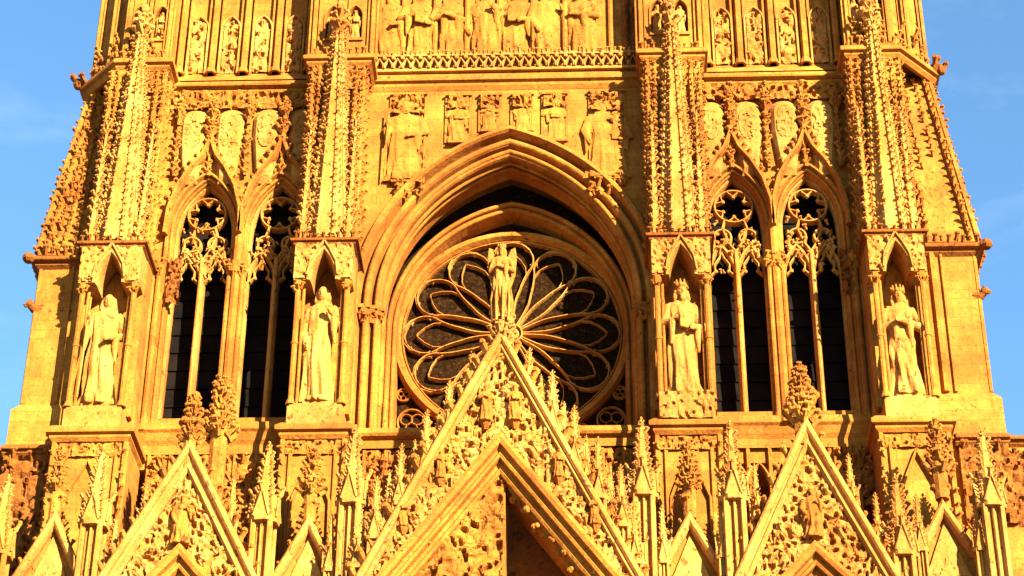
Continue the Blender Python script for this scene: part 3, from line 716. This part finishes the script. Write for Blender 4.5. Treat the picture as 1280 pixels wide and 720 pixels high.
def gable(cx, y, za, zb, hwb, cop, ia, ihw, seed, amp, cell, name='portal_gable', crk=.5, plain=False, fin=1.3):
    """cx axis, za apex, zb base height with half width hwb; ia, ihw the inner lower gable"""
    k = (za - zb) / hwb; ky = math.sqrt(1 + k * k) / k
    mb = MB(); cw = cop
    if ihw and not plain:
        for s2 in (-1, 1): mb.prism([(cx + s2 * (ihw - .06), zb), (cx + s2 * hwb, zb), (cx, za), (cx, ia - .08)], y + .45, y + .9)
    else: mb.prism([(cx - hwb, zb), (cx + hwb, zb), (cx, za)], y + .35, y + .9)
    g = part(mb, name, 'carved')
    for s2 in (-1, 1):
        mb = MB()   # raking coping: two rolls and a flat band
        a0 = Vector((cx + s2 * hwb, zb)); a1 = Vector((cx, za)); n = Vector((-(a1 - a0).y, (a1 - a0).x)).normalized() * (1 if s2 < 0 else -1)
        L = []
        def off(d): # parallel line clipped on the axis
            kk = d * ky * k
            return [(cx + s2 * (hwb - d * math.sqrt(1 + k * k) / k), zb), (cx, za - d * math.sqrt(1 + k * k))]
        prof = [(-.02, y + .8), (-.02, y - .02), (.06, y - .1), (.16, y - .1), (.24, y - .02), (.27, y + .1), (cop * .62, y + .12), (cop * .7, y + .02), (cop * .85, y + .0), (cop, y + .12), (cop, y + .5)]
        mb.sheet([[(q[0], yy, q[1]) for q in off(d)] for d, yy in prof])
        part(mb, 'coping', 'pale', g)
        mb = MB()
        nck = max(3, int((za - zb) / (.62 if not plain else .8)))
        for i in range(nck):
            t = (i + .5) / nck; x = cx + s2 * hwb * (1 - t); z = zb + (za - zb) * t
            mb.crocket((x, y + .3, z), (s2 * .8, -.25, .45), crk)
        mb.tube([(cx + s2 * hwb, y + .3, zb), (cx, y + .3, za)], .07, 4)
        part(mb, 'crocket_row', 'carved', g)
    if fin:
        mb = MB(); finial(mb, cx, y + .3, za + .1, fin); part(mb, 'finial', 'carved', g)
    ik = (ia - zb) / ihw if ihw else 0
    def ins(x, z):
        d = abs(x - cx)
        lim = (za - cop * math.sqrt(1 + k * k) - z) / k
        return d < lim and not (ihw and z < ia - d * ik + .05)
    mb = MB()
    if plain:
        mb.prism([(cx - hwb * .62, zb), (cx + hwb * .62, zb), (cx, za - cop * math.sqrt(1 + k * k) - .25)], y + .22, y + .5)
        carved(mb, lambda x, z: abs(x - cx) < (za - 2.2 - z) / k * .8, cx - hwb, cx + hwb, zb, za - 1.6, y + .22, .08, .5, seed, .08)
    else:
        carved(mb, ins, cx - hwb, cx + hwb, zb + 1.6, za, y + .4, amp, cell, seed, .05)
        for _ in range(150 if hwb > 5 else 90):
            x = cx + rnd.uniform(-hwb, hwb); z = rnd.uniform(zb + 2, za - .8)
            if ins(x, z): mb.crocket((x, y + .2, z), (rnd.uniform(-1, 1), -.8, rnd.uniform(-.6, .6)), rnd.uniform(.25, .42))
    part(mb, 'carved_field', 'pale', g)
    if ihw and not plain:
        mb = MB()   # inner gable: stepped mouldings diving into the porch
        kk = math.sqrt(1 + ik * ik)
        def off2(d): return [(cx - (ihw - d * kk / ik), zb), (cx, ia - d * kk), (cx + (ihw - d * kk / ik), zb)]
        prof = [(-.1, y + .5), (-.1, y - .1), (.05, y - .16), (.2, y - .1), (.24, y + .15), (.34, y + .18), (.42, y + .05), (.52, y + .1), (.55, y + .4), (.68, y + .42), (.76, y + .32), (.86, y + .4), (.9, y + .8), (.92, y + 2.4)]
        mb.sheet([[(q[0], yy, q[1]) for q in off2(d)] for d, yy in prof])
        part(mb, 'porch_gable', 'stone', g)
    return g
GC = gable(.12, -6., 45.9, 33., 6.45, .42, 41.1, 6.1, 2, .42, .4, crk=.62, fin=0)
GL = gable(-12.0, -5.5, 41.35, 33., 4.3, .62, 36.75, 3.2, 7, .36, .38)
GR = gable(11.95, -5.5, 42.05, 33., 4.1, .55, 36.6, 3.3, 9, .36, .38)
for cx, za, hwb, sd in ((-17.2, 38.8, 2.55, 1), (-7.3, 38.5, 2.5, 2), (7.35, 38.5, 2.6, 3), (17.05, 38.9, 2.75, 4)):
    gable(cx, -4.5, za, 33.6, hwb, .3, 0, 0, sd, 0, .4, 'buttress_gable', .34, True, .9)
# deep porch under the central gable: carved vault block to the left, dark hollow to the right
mb = MB()
carved(mb, lambda x, z: z < 39.9 - abs(x - .12) * 1.28, -5.2, .25, 33, 40, -5.2, .45, .55, 21, .075)
mb.box(.2, .32, -5.3, -2.2, 33, 39.6)
part(mb, 'porch_carving', 'carved', GC)
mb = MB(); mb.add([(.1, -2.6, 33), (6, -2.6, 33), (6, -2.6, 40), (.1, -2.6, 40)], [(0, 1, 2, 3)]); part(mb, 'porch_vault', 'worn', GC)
mb = MB()
for t in np.arange(.06, .8, .085):
    x = .12 + 6.1 * t * .86 + .25; z = 39.75 - (x - .12) * 1.33
    for k in range(5): mb.ball((x + rnd.uniform(-.2, .2), -5.3 + rnd.uniform(-.2, .2), z - .1 + rnd.uniform(-.25, .15)), rnd.uniform(.1, .17), None, None, 7, 5)
mb.tube([(.5, -5.3, 39.2), (4.7, -5.3, 33.7)], .13, 5); part(mb, 'leaf_cluster', 'carved', GC)
for c, y in ((-12., -5.), (11.95, -5.)):
    mb = MB(); mb.add([(c - 3.3, y + 1.2, 33), (c + 3.3, y + 1.2, 33), (c + 3.3, y + 1.2, 37), (c - 3.3, y + 1.2, 37)], [(0, 1, 2, 3)])
    carved(mb, lambda x, z: z < 35.6 - abs(x - c) * 1.1, c - 3, c + 3, 33, 35.7, y + 1.1, .3, .5, 17, .08)
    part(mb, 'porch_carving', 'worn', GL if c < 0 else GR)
# leafy pedestal of the figure crowning the centre gable
mb = MB()
mb.ngon(.12, -5.6, 45.3, 46.5, .34, .26, 8); mb.ngon(.12, -5.7, 46.5, 46.7, .34, .36, 8)
for k in range(9):
    a = k * 2 * PI / 9
    for i in range(4): mb.crocket((.12 + (.36 - .03 * i) * math.cos(a + i * .3), -5.65 + (.36 - .03 * i) * math.sin(a + i * .3), 45.5 + .33 * i), (math.cos(a + i * .3), math.sin(a + i * .3), .3), .36)
    mb.tube([(.12 + .36 * math.cos(a), -5.7 + .36 * math.sin(a), 46.3), (.12 + .42 * math.cos(a), -5.7 + .42 * math.sin(a), 47.3), (.12 + .36 * math.cos(a), -5.7 + .36 * math.sin(a), 48.0)], [.07, .08, .02], 5)
part(mb, 'pedestal', 'pale', GC)

# pinnacles: one of each kind, then copies sharing the meshes
def pinnacle_proto(H, w, base=-9.):
    """foot at z=0 (shaft goes down from 0), tip at H"""
    mb = MB()
    mb.ngon(0, 0, base, 0, w * .62, w * .6, 4)
    for k in range(4):
        a = PI / 4 + k * PI / 2
        mb.tube([(w * .92 * math.cos(a), w * .92 * math.sin(a), base), (w * .92 * math.cos(a), w * .92 * math.sin(a), .1)], w * .24, 6)
        a += PI / 4
        mb.tube([(w * .62 * math.cos(a), w * .62 * math.sin(a), base), (w * .62 * math.cos(a), w * .62 * math.sin(a), -.1)], w * .13, 5)
    mb.ngon(0, 0, -.12, .08, w * 1.2, w * 1.25, 8)
    r = mb
    sp = MB()
    for k in range(4):       # gablets round the foot of the spirelet
        a = k * PI / 2 - PI / 2; c, s = math.cos(a), math.sin(a); q = w * 1.08
        P = [(-w * .6, .05), (w * .6, .05), (0, H * .34)]
        vs = [(c * q - s * u, s * q + c * u, z) for u, z in P] + [(c * q * .5 - s * u, s * q * .5 + c * u, z) for u, z in P]
        sp.add(vs, [(0, 1, 2), (0, 3, 4, 1), (1, 4, 5, 2), (2, 5, 3, 0)])
        sp.tube([(c * q * 1.02 + s * w * .6, s * q * 1.02 - c * w * .6, .05), (c * q * 1.02, s * q * 1.02, H * .35), (c * q * 1.02 - s * w * .6, s * q * 1.02 + c * w * .6, .05)], w * .12, 4)
        sp.crocket((c * q, s * q, H * .35), (c, s, .6), w * .8)
    sp.ngon(0, 0, .08, H * .93, w * 1.0, w * .2, 8)
    n = max(5, int(H / .26))
    for k in range(4):
        a = PI / 4 + k * PI / 2
        for i in range(n):
            t = (i + .5) / n; rr = w * (1.0 - .78 * t)
            sp.crocket((rr * math.cos(a), rr * math.sin(a), .08 + H * .86 * t), (math.cos(a), math.sin(a), .2), w * .5)
    finial(sp, 0, 0, H * .88, w * .7)
    return r, sp
def pinnacle_set(base, H, w, spots):
    r, sp = pinnacle_proto(H, w, base)
    first = None
    for i, (x, y, zt) in enumerate(spots):
        loc = (x, y, zt - H)
        if first is None:
            o = r.build('pinnacle', M['pale'], CATH); o.location = loc
            c = sp.build('spirelet', M['pale'], o); c.location = (0, 0, 0); first = (o, c)
        else:
            o = first[0].copy(); COL.objects.link(o); o.parent = CATH; o.location = loc
            c = first[1].copy(); COL.objects.link(c); c.parent = o; c.location = (0, 0, 0)
        o.rotation_euler.z = rnd.uniform(-.15, .15)
pinnacle_set(-9., 3.3, .5, [(-5.6, -5., 42.0), (5.6, -5., 42.2), (9.05, -5., 42.0), (-8.95, -5., 41.3), (-15.5, -5., 41.2), (18.75, -5., 41.6), (-19.2, -4.6, 40.2), (15.25, -5, 39.6)])
pinnacle_set(-3.2, 2.6, .33, [(-3.7, -5.5, 41.0), (-2.75, -5.5, 42.5), (-1.9, -5.5, 43.8), (-1.0, -5.4, 45.3), (1.25, -5.4, 45.3), (2.15, -5.5, 44.2), (3.0, -5.5, 42.6), (3.9, -5.5, 41.2), (4.75, -5.5, 40.0), (-4.6, -5.5, 39.6), (-5.2, -5.3, 38.5), (5.25, -5.4, 38.5)])
pinnacle_set(-3., 1.9, .2, [(-4.15, -5.4, 40.0), (-3.2, -5.4, 41.3), (-2.3, -5.4, 42.7), (-1.45, -5.3, 44.2), (1.7, -5.3, 44.2), (2.6, -5.4, 42.9), (3.45, -5.4, 41.4), (4.35, -5.4, 40.2)])
pinnacle_set(-7., 2.4, .24, [(13.6, -4.6, 40.9), (14.5, -4.6, 39.2), (9.95, -4.6, 40.5), (-10.3, -4.6, 40.2), (-13.7, -4.6, 40.2), (-9.4, -4.9, 38.6), (6.3, -4.9, 38.6), (8.55, -4.9, 38.8), (-6.35, -4.9, 38.4), (16., -4.9, 39.0), (18.2, -4.9, 39.0), (-14.7, -4.8, 38.4)])
# leafy stack rising behind the left gable and foliage clumps at the window feet
def clump(x, y, z, s, n=60, foot=2.):
    mb = MB(); mb.ngon(x, y, z - foot, z - 1.0 * s, .3 * s, .34 * s, 8); mb.ngon(x, y, z - 1.0 * s, z + 1.5 * s, .36 * s, .1 * s, 8)
    for i in range(n):
        t = i / n; a = i * 2.4; r = s * (.42 - .34 * t)
        mb.crocket((x + r * math.cos(a), y + r * math.sin(a), z - 1.0 * s + 2.5 * s * t), (math.cos(a), math.sin(a), .1), .5 * s * (1 - .35 * t))
    part(mb, 'leaf_finial', 'carved')
clump(-10.95, -5.0, 42.7, 1.05, 80, 8.); clump(-12.05, -5.2, 42.2, .8, 60); clump(11.85, -5.2, 42.9, 1.0, 80); clump(-7.3, -4.3, 40.3, .8); clump(7.4, -4.3, 40.3, .8); clump(17.1, -4.3, 41.0, .9); clump(-17.3, -4.3, 40.4, .7)

# ------------------------------------------------------------------ statues
def statue_mesh(seed, head='crown', arms='book', fold=8):
    """one continuous draped figure 1 unit tall, facing -y, standing on z=0"""
    r = random.Random(seed); mb = MB(); N = 40
    prof = [(0, .150, .125), (.04, .148, .122), (.12, .132, .105), (.25, .120, .092), (.38, .118, .088), (.50, .122, .088), (.58, .108, .078), (.66, .112, .078), (.73, .126, .082), (.79, .135, .08), (.825, .115, .07), (.845, .06, .052), (.87, .042, .042)]
    sway = r.choice((-1, 1)) * .022; ph = r.uniform(0, 6)
    def at(z):
        for (a, b) in zip(prof, prof[1:]):
            if a[0] <= z <= b[0]:
                t = (z - a[0]) / (b[0] - a[0]); return a[1] + (b[1] - a[1]) * t, a[2] + (b[2] - a[2]) * t
        return prof[-1][1:]
    rings = []
    for k in range(46):
        z = .87 * k / 45; rx, ry = at(z); fa = .24 * max(0, 1 - z / .66) + (.07 if z < .78 else 0)
        ring = []
        for i in range(N):
            a = 2 * PI * i / N; bend = ph + 2.2 * math.sin(z * 4 + ph) * .4 + .6 * z
            f = 1 + fa * (.6 * math.sin(fold * a + bend * 2) + .4 * math.sin((fold + 5) * a - bend * 3 + z * 9))
            # one knee pushes forward, mantle crossing the hips
            kn = .03 * math.exp(-((z - .3) / .12) ** 2) * max(0, -math.sin(a - sway * 14))
            f2 = 1 + .07 * math.sin(a * 1.0 + (z - .45) * 18) * math.exp(-((z - .5) / .13) ** 2)
            ring.append((sway * math.sin(z * 3.6) + rx * f * f2 * math.cos(a), ry * f * f2 * math.sin(a) - kn, z))
        rings.append(ring)
    mb.loft(rings)
    hx, hy, hz = sway * .2, -.018, .925
    mb.tube([(hx, .0, .84), (hx, -.008, .9)], [.042, .038], 10)
    mb.ball((hx, hy, hz), .048, .056, .07, 14, 12)
    mb.ball((hx, hy - .056, hz - .004), .010, .016, .018, 6, 5); mb.ball((hx, hy - .048, hz + .018), .032, .014, .008, 8, 4)   # nose, brow
    for q in (-1, 1): mb.ball((hx + q * .048, hy + .006, hz - .002), .008, .014, .02, 6, 4); mb.ball((hx + q * .018, hy - .044, hz - .012), .012, .012, .012, 6, 4)
    mb.ball((hx, hy - .046, hz - .032), .016, .010, .007, 6, 4)
    mb.ball((hx, hy + .016, hz + .006), .056, .054, .072, 12, 8)    # hair
    for q in (-1, 1): mb.tube([(hx + q * .05, hy + .01, hz + .02), (hx + q * .06, hy + .005, hz - .05), (hx + q * .055, hy + .01, hz - .085)], [.018, .022, .012], 6)
    if head == 'crown':
        for i in range(10):
            a = 2 * PI * i / 10; mb.tube([(hx + .052 * math.cos(a), hy + .056 * math.sin(a), hz + .045), (hx + .06 * math.cos(a), hy + .064 * math.sin(a), hz + .095)], [.016, .008], 5)
        mb.ngon(hx, hy, hz + .035, hz + .062, .06, .062, 12)
    elif head == 'hat':
        mb.ngon(hx, hy, hz + .035, hz + .052, .095, .09, 14); mb.ball((hx, hy, hz + .06), .055, .055, .04, 10, 6)
    elif head == 'veil':
        mb.tube([(hx, hy + .03, hz + .05), (hx, .04, .86), (hx, .06, .74)], [.06, .085, .1], 12)
    if head != 'veil' and r.random() < .7: mb.tube([(hx, hy - .04, hz - .04), (hx, hy - .05, hz - .085), (hx, hy - .04, hz - .115)], [.032, .028, .01], 8)  # beard
    def arm(q, elbow, hand):
        sh = (q * .115 + sway * .3, .0, .785)
        mb.tube([(q * .09, 0, .8), sh, elbow, hand], [.045, .05, .046, .026], 10)
        mid = tuple((elbow[i] * .45 + hand[i] * .55) for i in range(3))
        mb.tube([mid, (mid[0], mid[1] + .01, mid[2] - .09), (mid[0] + q * .01, mid[1] + .03, mid[2] - .2)], [.036, .03, .012], 8)  # hanging sleeve
        d = (Vector(hand) - Vector(elbow)).normalized(); h = Vector(hand); s = Vector((0, 0, 1)).cross(d)
        s = s.normalized() if s.length > .01 else Vector((1, 0, 0))
        u = d.cross(s).normalized()
        mb.ball(tuple(h + d * .02), .022, .02, .024, 8, 6)
        for j, ln in enumerate((.03, .038, .035, .027)):
            o = h + u * (.013 * (j - 1.5)) + d * .03
            mb.tube([tuple(o), tuple(o + d * ln * .6), tuple(o + d * ln * .8 - s * q * ln * .5)], [.0075, .007, .005], 5)
        t = h + u * .018; mb.tube([tuple(t), tuple(t + u * .018 + d * .012), tuple(t + u * .022 + d * .03)], [.009, .008, .005], 5)
    if arms == 'book':
        arm(-1, (-.165, -.02, .64), (-.06, -.125, .66)); arm(1, (.16, -.01, .62), (.075, -.12, .58))
        mb.add([tuple(Matrix.Rotation(.3, 3, 'Z') @ Vector(p) + Vector((-.01, -.135, .62))) for p in [(-.05, -.015, -.06), (.05, -.015, -.06), (.05, .02, -.06), (-.05, .02, -.06), (-.05, -.015, .06), (.05, -.015, .06), (.05, .02, .06), (-.05, .02, .06)]],
               [(0, 3, 2, 1), (4, 5, 6, 7), (0, 1, 5, 4), (1, 2, 6, 5), (2, 3, 7, 6), (3, 0, 4, 7)])
    elif arms == 'staff':
        arm(-1, (-.17, -.02, .63), (-.15, -.13, .7)); arm(1, (.16, .0, .62), (.05, -.13, .56))
        mb.tube([(-.165, -.14, .02), (-.15, -.15, .9)], .012, 8)
    elif arms == 'cross':
        arm(-1, (-.165, -.03, .63), (.02, -.13, .68)); arm(1, (.165, -.03, .63), (-.02, -.14, .65))
    else:
        arm(-1, (-.16, .0, .62), (-.12, -.09, .47)); arm(1, (.165, -.02, .63), (.1, -.13, .73))
    if seed == 90:      # folded wings rising behind the shoulders
        for q in (-1, 1):
            mb.loft([[(q * .05, .05, .3), (q * .09, .05, .3), (q * .09, .08, .3), (q * .05, .08, .3)], [(q * .07, .05, .6), (q * .2, .04, .6), (q * .2, .08, .6), (q * .07, .09, .6)],
                     [(q * .06, .06, .82), (q * .22, .03, .84), (q * .22, .07, .84), (q * .06, .1, .82)], [(q * .13, .05, .98), (q * .2, .03, 1.), (q * .2, .06, 1.), (q * .13, .08, .98)]])
    # feet
    for q in (-1, 1): mb.tube([(q * .045, -.05, .02), (q * .055, -.13, .018)], [.03, .022], 8)
    return mb
def remesh(mb, vox, name):
    me = bpy.data.meshes.new(name); me.from_pydata(mb.v, [], mb.f)
    o = bpy.data.objects.new(name, me); COL.objects.link(o)
    m = o.modifiers.new('r', 'REMESH'); m.mode = 'VOXEL'; m.voxel_size = vox
    dg = bpy.context.evaluated_depsgraph_get(); ev = o.evaluated_get(dg)
    out = bpy.data.meshes.new_from_object(ev); out.name = name
    bpy.data.objects.remove(o); bpy.data.meshes.remove(me)
    out.polygons.foreach_set('use_smooth', [True] * len(out.polygons))
    return out
MESH = {}
def smesh(seed, head, arms, vox):
    k = (seed, head, arms, vox)
    if k not in MESH:
        MESH[k] = remesh(statue_mesh(seed, head, arms), vox, 'statue')
    return MESH[k]
def statue(x, y, z, h, seed, head, arms, label, group=None, wide=1., rot=0., vox=.0095, mat='pale', name='statue', flat=1.):
    me = smesh(seed, head, arms, vox).copy(); me.materials.clear(); me.materials.append(M[mat])
    o = bpy.data.objects.new(name, me); COL.objects.link(o); o.location = (x, y, z); o.scale = (h * wide, h * wide * flat, h); o.rotation_euler.z = rot
    return tag(o, label, 'statue', group)
NI = 'statues in the buttress niches'
statue(-16.75, -1.85, 44.8, 5.5, 1, 'veil', 'staff', 'veiled stone statue holding a staff, in the niche of the outermost left buttress', NI, .86, .1, .006)
statue(-7.62, -1.85, 44.8, 5.75, 2, 'veil', 'other', 'slim veiled stone statue in the niche just left of the rose window', NI, .8, -.1, .006)
statue(7.55, -1.85, 44.8, 5.6, 3, 'crown', 'book', 'crowned stone statue holding a book in the niche just right of the rose window', NI, .86, .15, .006)
statue(16.62, -1.85, 44.8, 5.2, 4, 'crown', 'cross', 'crowned stone statue with crossed arms in the niche of the outermost right buttress', NI, .88, 0, .006)
KG = 'figures in the gallery above the rose'
kinds = [('crown', 'staff'), ('crown', 'book'), ('veil', 'cross'), ('crown', 'other'), ('hat', 'book'), ('veil', 'other'), ('crown', 'cross')]
klab = ['leftmost gallery figure above the rose, cropped by the top edge', 'second gallery figure from the left above the parapet', 'veiled gallery figure third from the left above the parapet',
        'middle gallery figure above the parapet, over the arch apex', 'gallery figure just right of the middle one above the parapet', 'sixth gallery figure from the left above the parapet', 'rightmost gallery figure beside the dark gap above the parapet']
for i, x in enumerate(GAL): statue(x, .3, 63.5, 4.9, 10 + i, *kinds[i], klab[i], KG, 1.1, rnd.uniform(-.3, .3), .009, 'carved', 'statue', .62)
TG = 'small figures in the niches of the upper turrets'
for i, (cx, y, nm) in enumerate(((-16.6, -1.3, 'turret at the outer left'), (-7.55, -1.1, 'turret just left of the gallery'), (7.55, -1.1, 'turret just right of the gallery'), (16.6, -1.3, 'turret at the outer right'))):
    for j, sx in enumerate((-1, 1)):
        statue(cx + sx * NX, y + .2, 64.62, 1.7, 20 + i, 'veil' if (i + j) % 2 else 'crown', 'book' if j else 'cross', '%s niche figure on the upper %s' % (('left', 'right')[j], nm), TG, 1.05, 0, .014)

# spandrel reliefs: frame and corbel belong to the wall, each figure stands free before it
mb = MB()
for x, z0, z1, w in ((-4.5, 57.2, 62.0, .8), (-2.2, 59.3, 61.9, .55), (-.75, 59.9, 61.9, .48), (.72, 59.9, 61.9, .48), (2.2, 59.3, 61.9, .55), (4.6, 57.2, 62.0, .8)):
    for s2 in (-1, 1): mb.box(x + s2 * w - .05, x + s2 * w + .05, -.1, .01, z0, z1 - .02)
    mb.box(x - w - .06, x + w + .06, -.24, .01, z1 - .02, z1 + .1); mb.box(x - w * .8, x + w * .8, -.3, .01, z0 - .12, z0)
    carved(mb, None, x - w + .06, x + w - .06, z1 - .75 if w < .7 else z1 - 1.1, z1 - .03, -.02, .38, .36, int(x * 9) + 60, .06)
    carved(mb, None, x - w + .06, x + w - .06, z0, z1 - .7, -.005, .16, .5, int(x * 5) + 40, .07, .6, 1.6)
    if w > .7:
        for k in range(14): mb.crocket((x + rnd.uniform(-.9, .9), -.1, z0 - .5 + rnd.uniform(-.4, .5)), (rnd.uniform(-1, 1), -1, 0), .42)
part(mb, 'relief_frame', 'carved', centre_wall)
RG = 'relief figures over the great arch'
for x, z, h, sd, hd, ar, lab, w in ((-4.55, 57.2, 4.3, 31, 'crown', 'staff', 'tall relief figure on the left shoulder of the great arch', 1.25), (-2.2, 59.3, 2.2, 32, 'veil', 'book', 'small relief figure in the first framed panel from the left over the arch', 1.3),
        (-.75, 59.9, 1.7, 33, 'hat', 'cross', 'small relief figure just left of the arch apex', 1.3), (.72, 59.9, 1.7, 34, 'crown', 'other', 'small relief figure just right of the arch apex', 1.3),
        (2.2, 59.3, 2.2, 35, 'crown', 'book', 'small relief figure in the last framed panel on the right over the arch', 1.3), (4.35, 57.2, 4.2, 36, 'veil', 'other', 'tall relief figure on the right shoulder of the great arch, nearer the apex', 1.15), (5.0, 57.2, 3.6, 37, 'hat', 'book', 'shorter relief figure beside the tall one on the right shoulder of the arch', 1.05)):
    statue(x, -.12, z, h, sd, hd, ar, lab, RG, w, 0, .011, 'stone', 'statue', .36)
statue(.12, -5.7, 46.7, 3.3, 90, 'crown', 'cross', 'slim winged figure crowning the central gable, standing in front of the rose window', None, .82, 0, .007)
CG = 'carved figures in the central gable'
for i, (x, z, h, lab) in enumerate(((-.45, 41.75, 1.55, 'left figure of the pair carved high in the central gable'), (.7, 41.75, 1.55, 'right figure of the pair carved high in the central gable'), (-2.15, 39.3, 1.2, 'small figure on the left slope of the central gable'), (2.4, 39.3, 1.2, 'small figure on the right slope of the central gable'), (3.75, 37.3, 1.2, 'lowest small figure on the right slope of the central gable'), (-3.5, 37.3, 1.2, 'lowest small figure on the left slope of the central gable'))):
    mbk = MB(); mbk.ngon(x, -5.85, z - .3, z, .08, .24, 8); part(mbk, 'corbel', 'carved', GC); statue(x, -5.95, z, h, 50 + i, 'crown' if i < 2 else 'veil', 'book' if i % 2 else 'cross', lab, CG, 1.15, rnd.uniform(-.3, .3), .014, 'carved')
for c, g, lab in ((-12., 'left', 'figure carved in the middle of the side gable under the left tower'), (11.95, 'right', 'figure carved in the middle of the side gable under the right tower')):
    statue(c, -5.4, 36.9, 2.0, 70 + int(c > 0), 'crown', 'other', lab, 'figures in the side gables', 1.2, 0, .014, 'carved')

# ------------------------------------------------------------------ ground
mb = MB(); S = 1500; mb.add([(-S, -S, 0), (S, -S, 0), (S, S, 0), (-S, S, 0)], [(0, 1, 2, 3)])
g = mb.build('ground', M['paving']); g['kind'] = 'structure'; g['label'] = 'stone paved square in front of the cathedral'; 

# ------------------------------------------------------------------ camera, sun, sky
cx, yaw, pitch, roll, f = 3.479, -.0396, .5578, .0070, 2715.7
cy_, sy_ = math.cos(yaw), math.sin(yaw); cp, sp_ = math.cos(pitch), math.sin(pitch)
fw = Vector((sy_ * cp, cy_ * cp, sp_)); rt = Vector((cy_, -sy_, 0)); up = rt.cross(fw)
c_, s_ = math.cos(roll), math.sin(roll)
r2 = rt * c_ + up * s_; u2 = up * c_ - rt * s_
cam = bpy.data.cameras.new('Camera'); co = bpy.data.objects.new('Camera', cam); COL.objects.link(co)
cam.sensor_width = 36; cam.lens = f / 1280 * 36; cam.clip_end = 5000; cam.clip_start = .5
mw = Matrix((r2, u2, -fw)).transposed().to_4x4(); mw.translation = Vector((cx, -80, 1.6)); co.matrix_world = mw
SC.camera = co

EL, AZ = math.radians(23), math.radians(36)
sd = Vector((math.sin(AZ) * math.cos(EL), -math.cos(AZ) * math.cos(EL), math.sin(EL)))
sun = bpy.data.lights.new('Sun', 'SUN'); sun.energy = 5.0; sun.angle = math.radians(.5); sun.color = (1., .94, .70)
so = bpy.data.objects.new('Sun', sun); COL.objects.link(so); so.location = (60, -120, 90); so.rotation_euler = (-sd).to_track_quat('-Z', 'Y').to_euler()
wd = bpy.data.worlds.new('World'); SC.world = wd; wd.use_nodes = True
nt = wd.node_tree; bg = nt.nodes['Background']
sky = nt.nodes.new('ShaderNodeTexSky'); sky.sky_type = 'NISHITA'; sky.sun_disc = False
sky.sun_elevation = EL; sky.sun_rotation = PI - AZ; sky.air_density = 1.0; sky.dust_density = .0; sky.ozone_density = 5.0
tint = nt.nodes.new('ShaderNodeMix'); tint.data_type = 'RGBA'; tint.blend_type = 'MULTIPLY'; tint.inputs[0].default_value = 1
tint.inputs[7].default_value = (.92, 1.06, .98, 1); nt.links.new(sky.outputs[0], tint.inputs[6])
tc = nt.nodes.new('ShaderNodeTexCoord')
cl = nt.nodes.new('ShaderNodeMix'); cl.data_type = 'RGBA'; cl.inputs[7].default_value = (6.0, 7.2, 8.2, 1); nt.links.new(tint.outputs[2], cl.inputs[6])
wisp = ramp(nt, noise(nt, mapping(nt, tc.outputs['Generated'], (3., 3., 9.)), 1.6, 6, .62, .5), [(.58, (0, 0, 0)), (.95, (.14, .14, .14))])
nt.links.new(wisp, cl.inputs[0]); nt.links.new(cl.outputs[2], bg.inputs[0]); bg.inputs[1].default_value = .05
SC.view_settings.view_transform = 'Standard'; SC.view_settings.look = 'None'; SC.view_settings.exposure = 2.8; SC.view_settings.gamma = 1
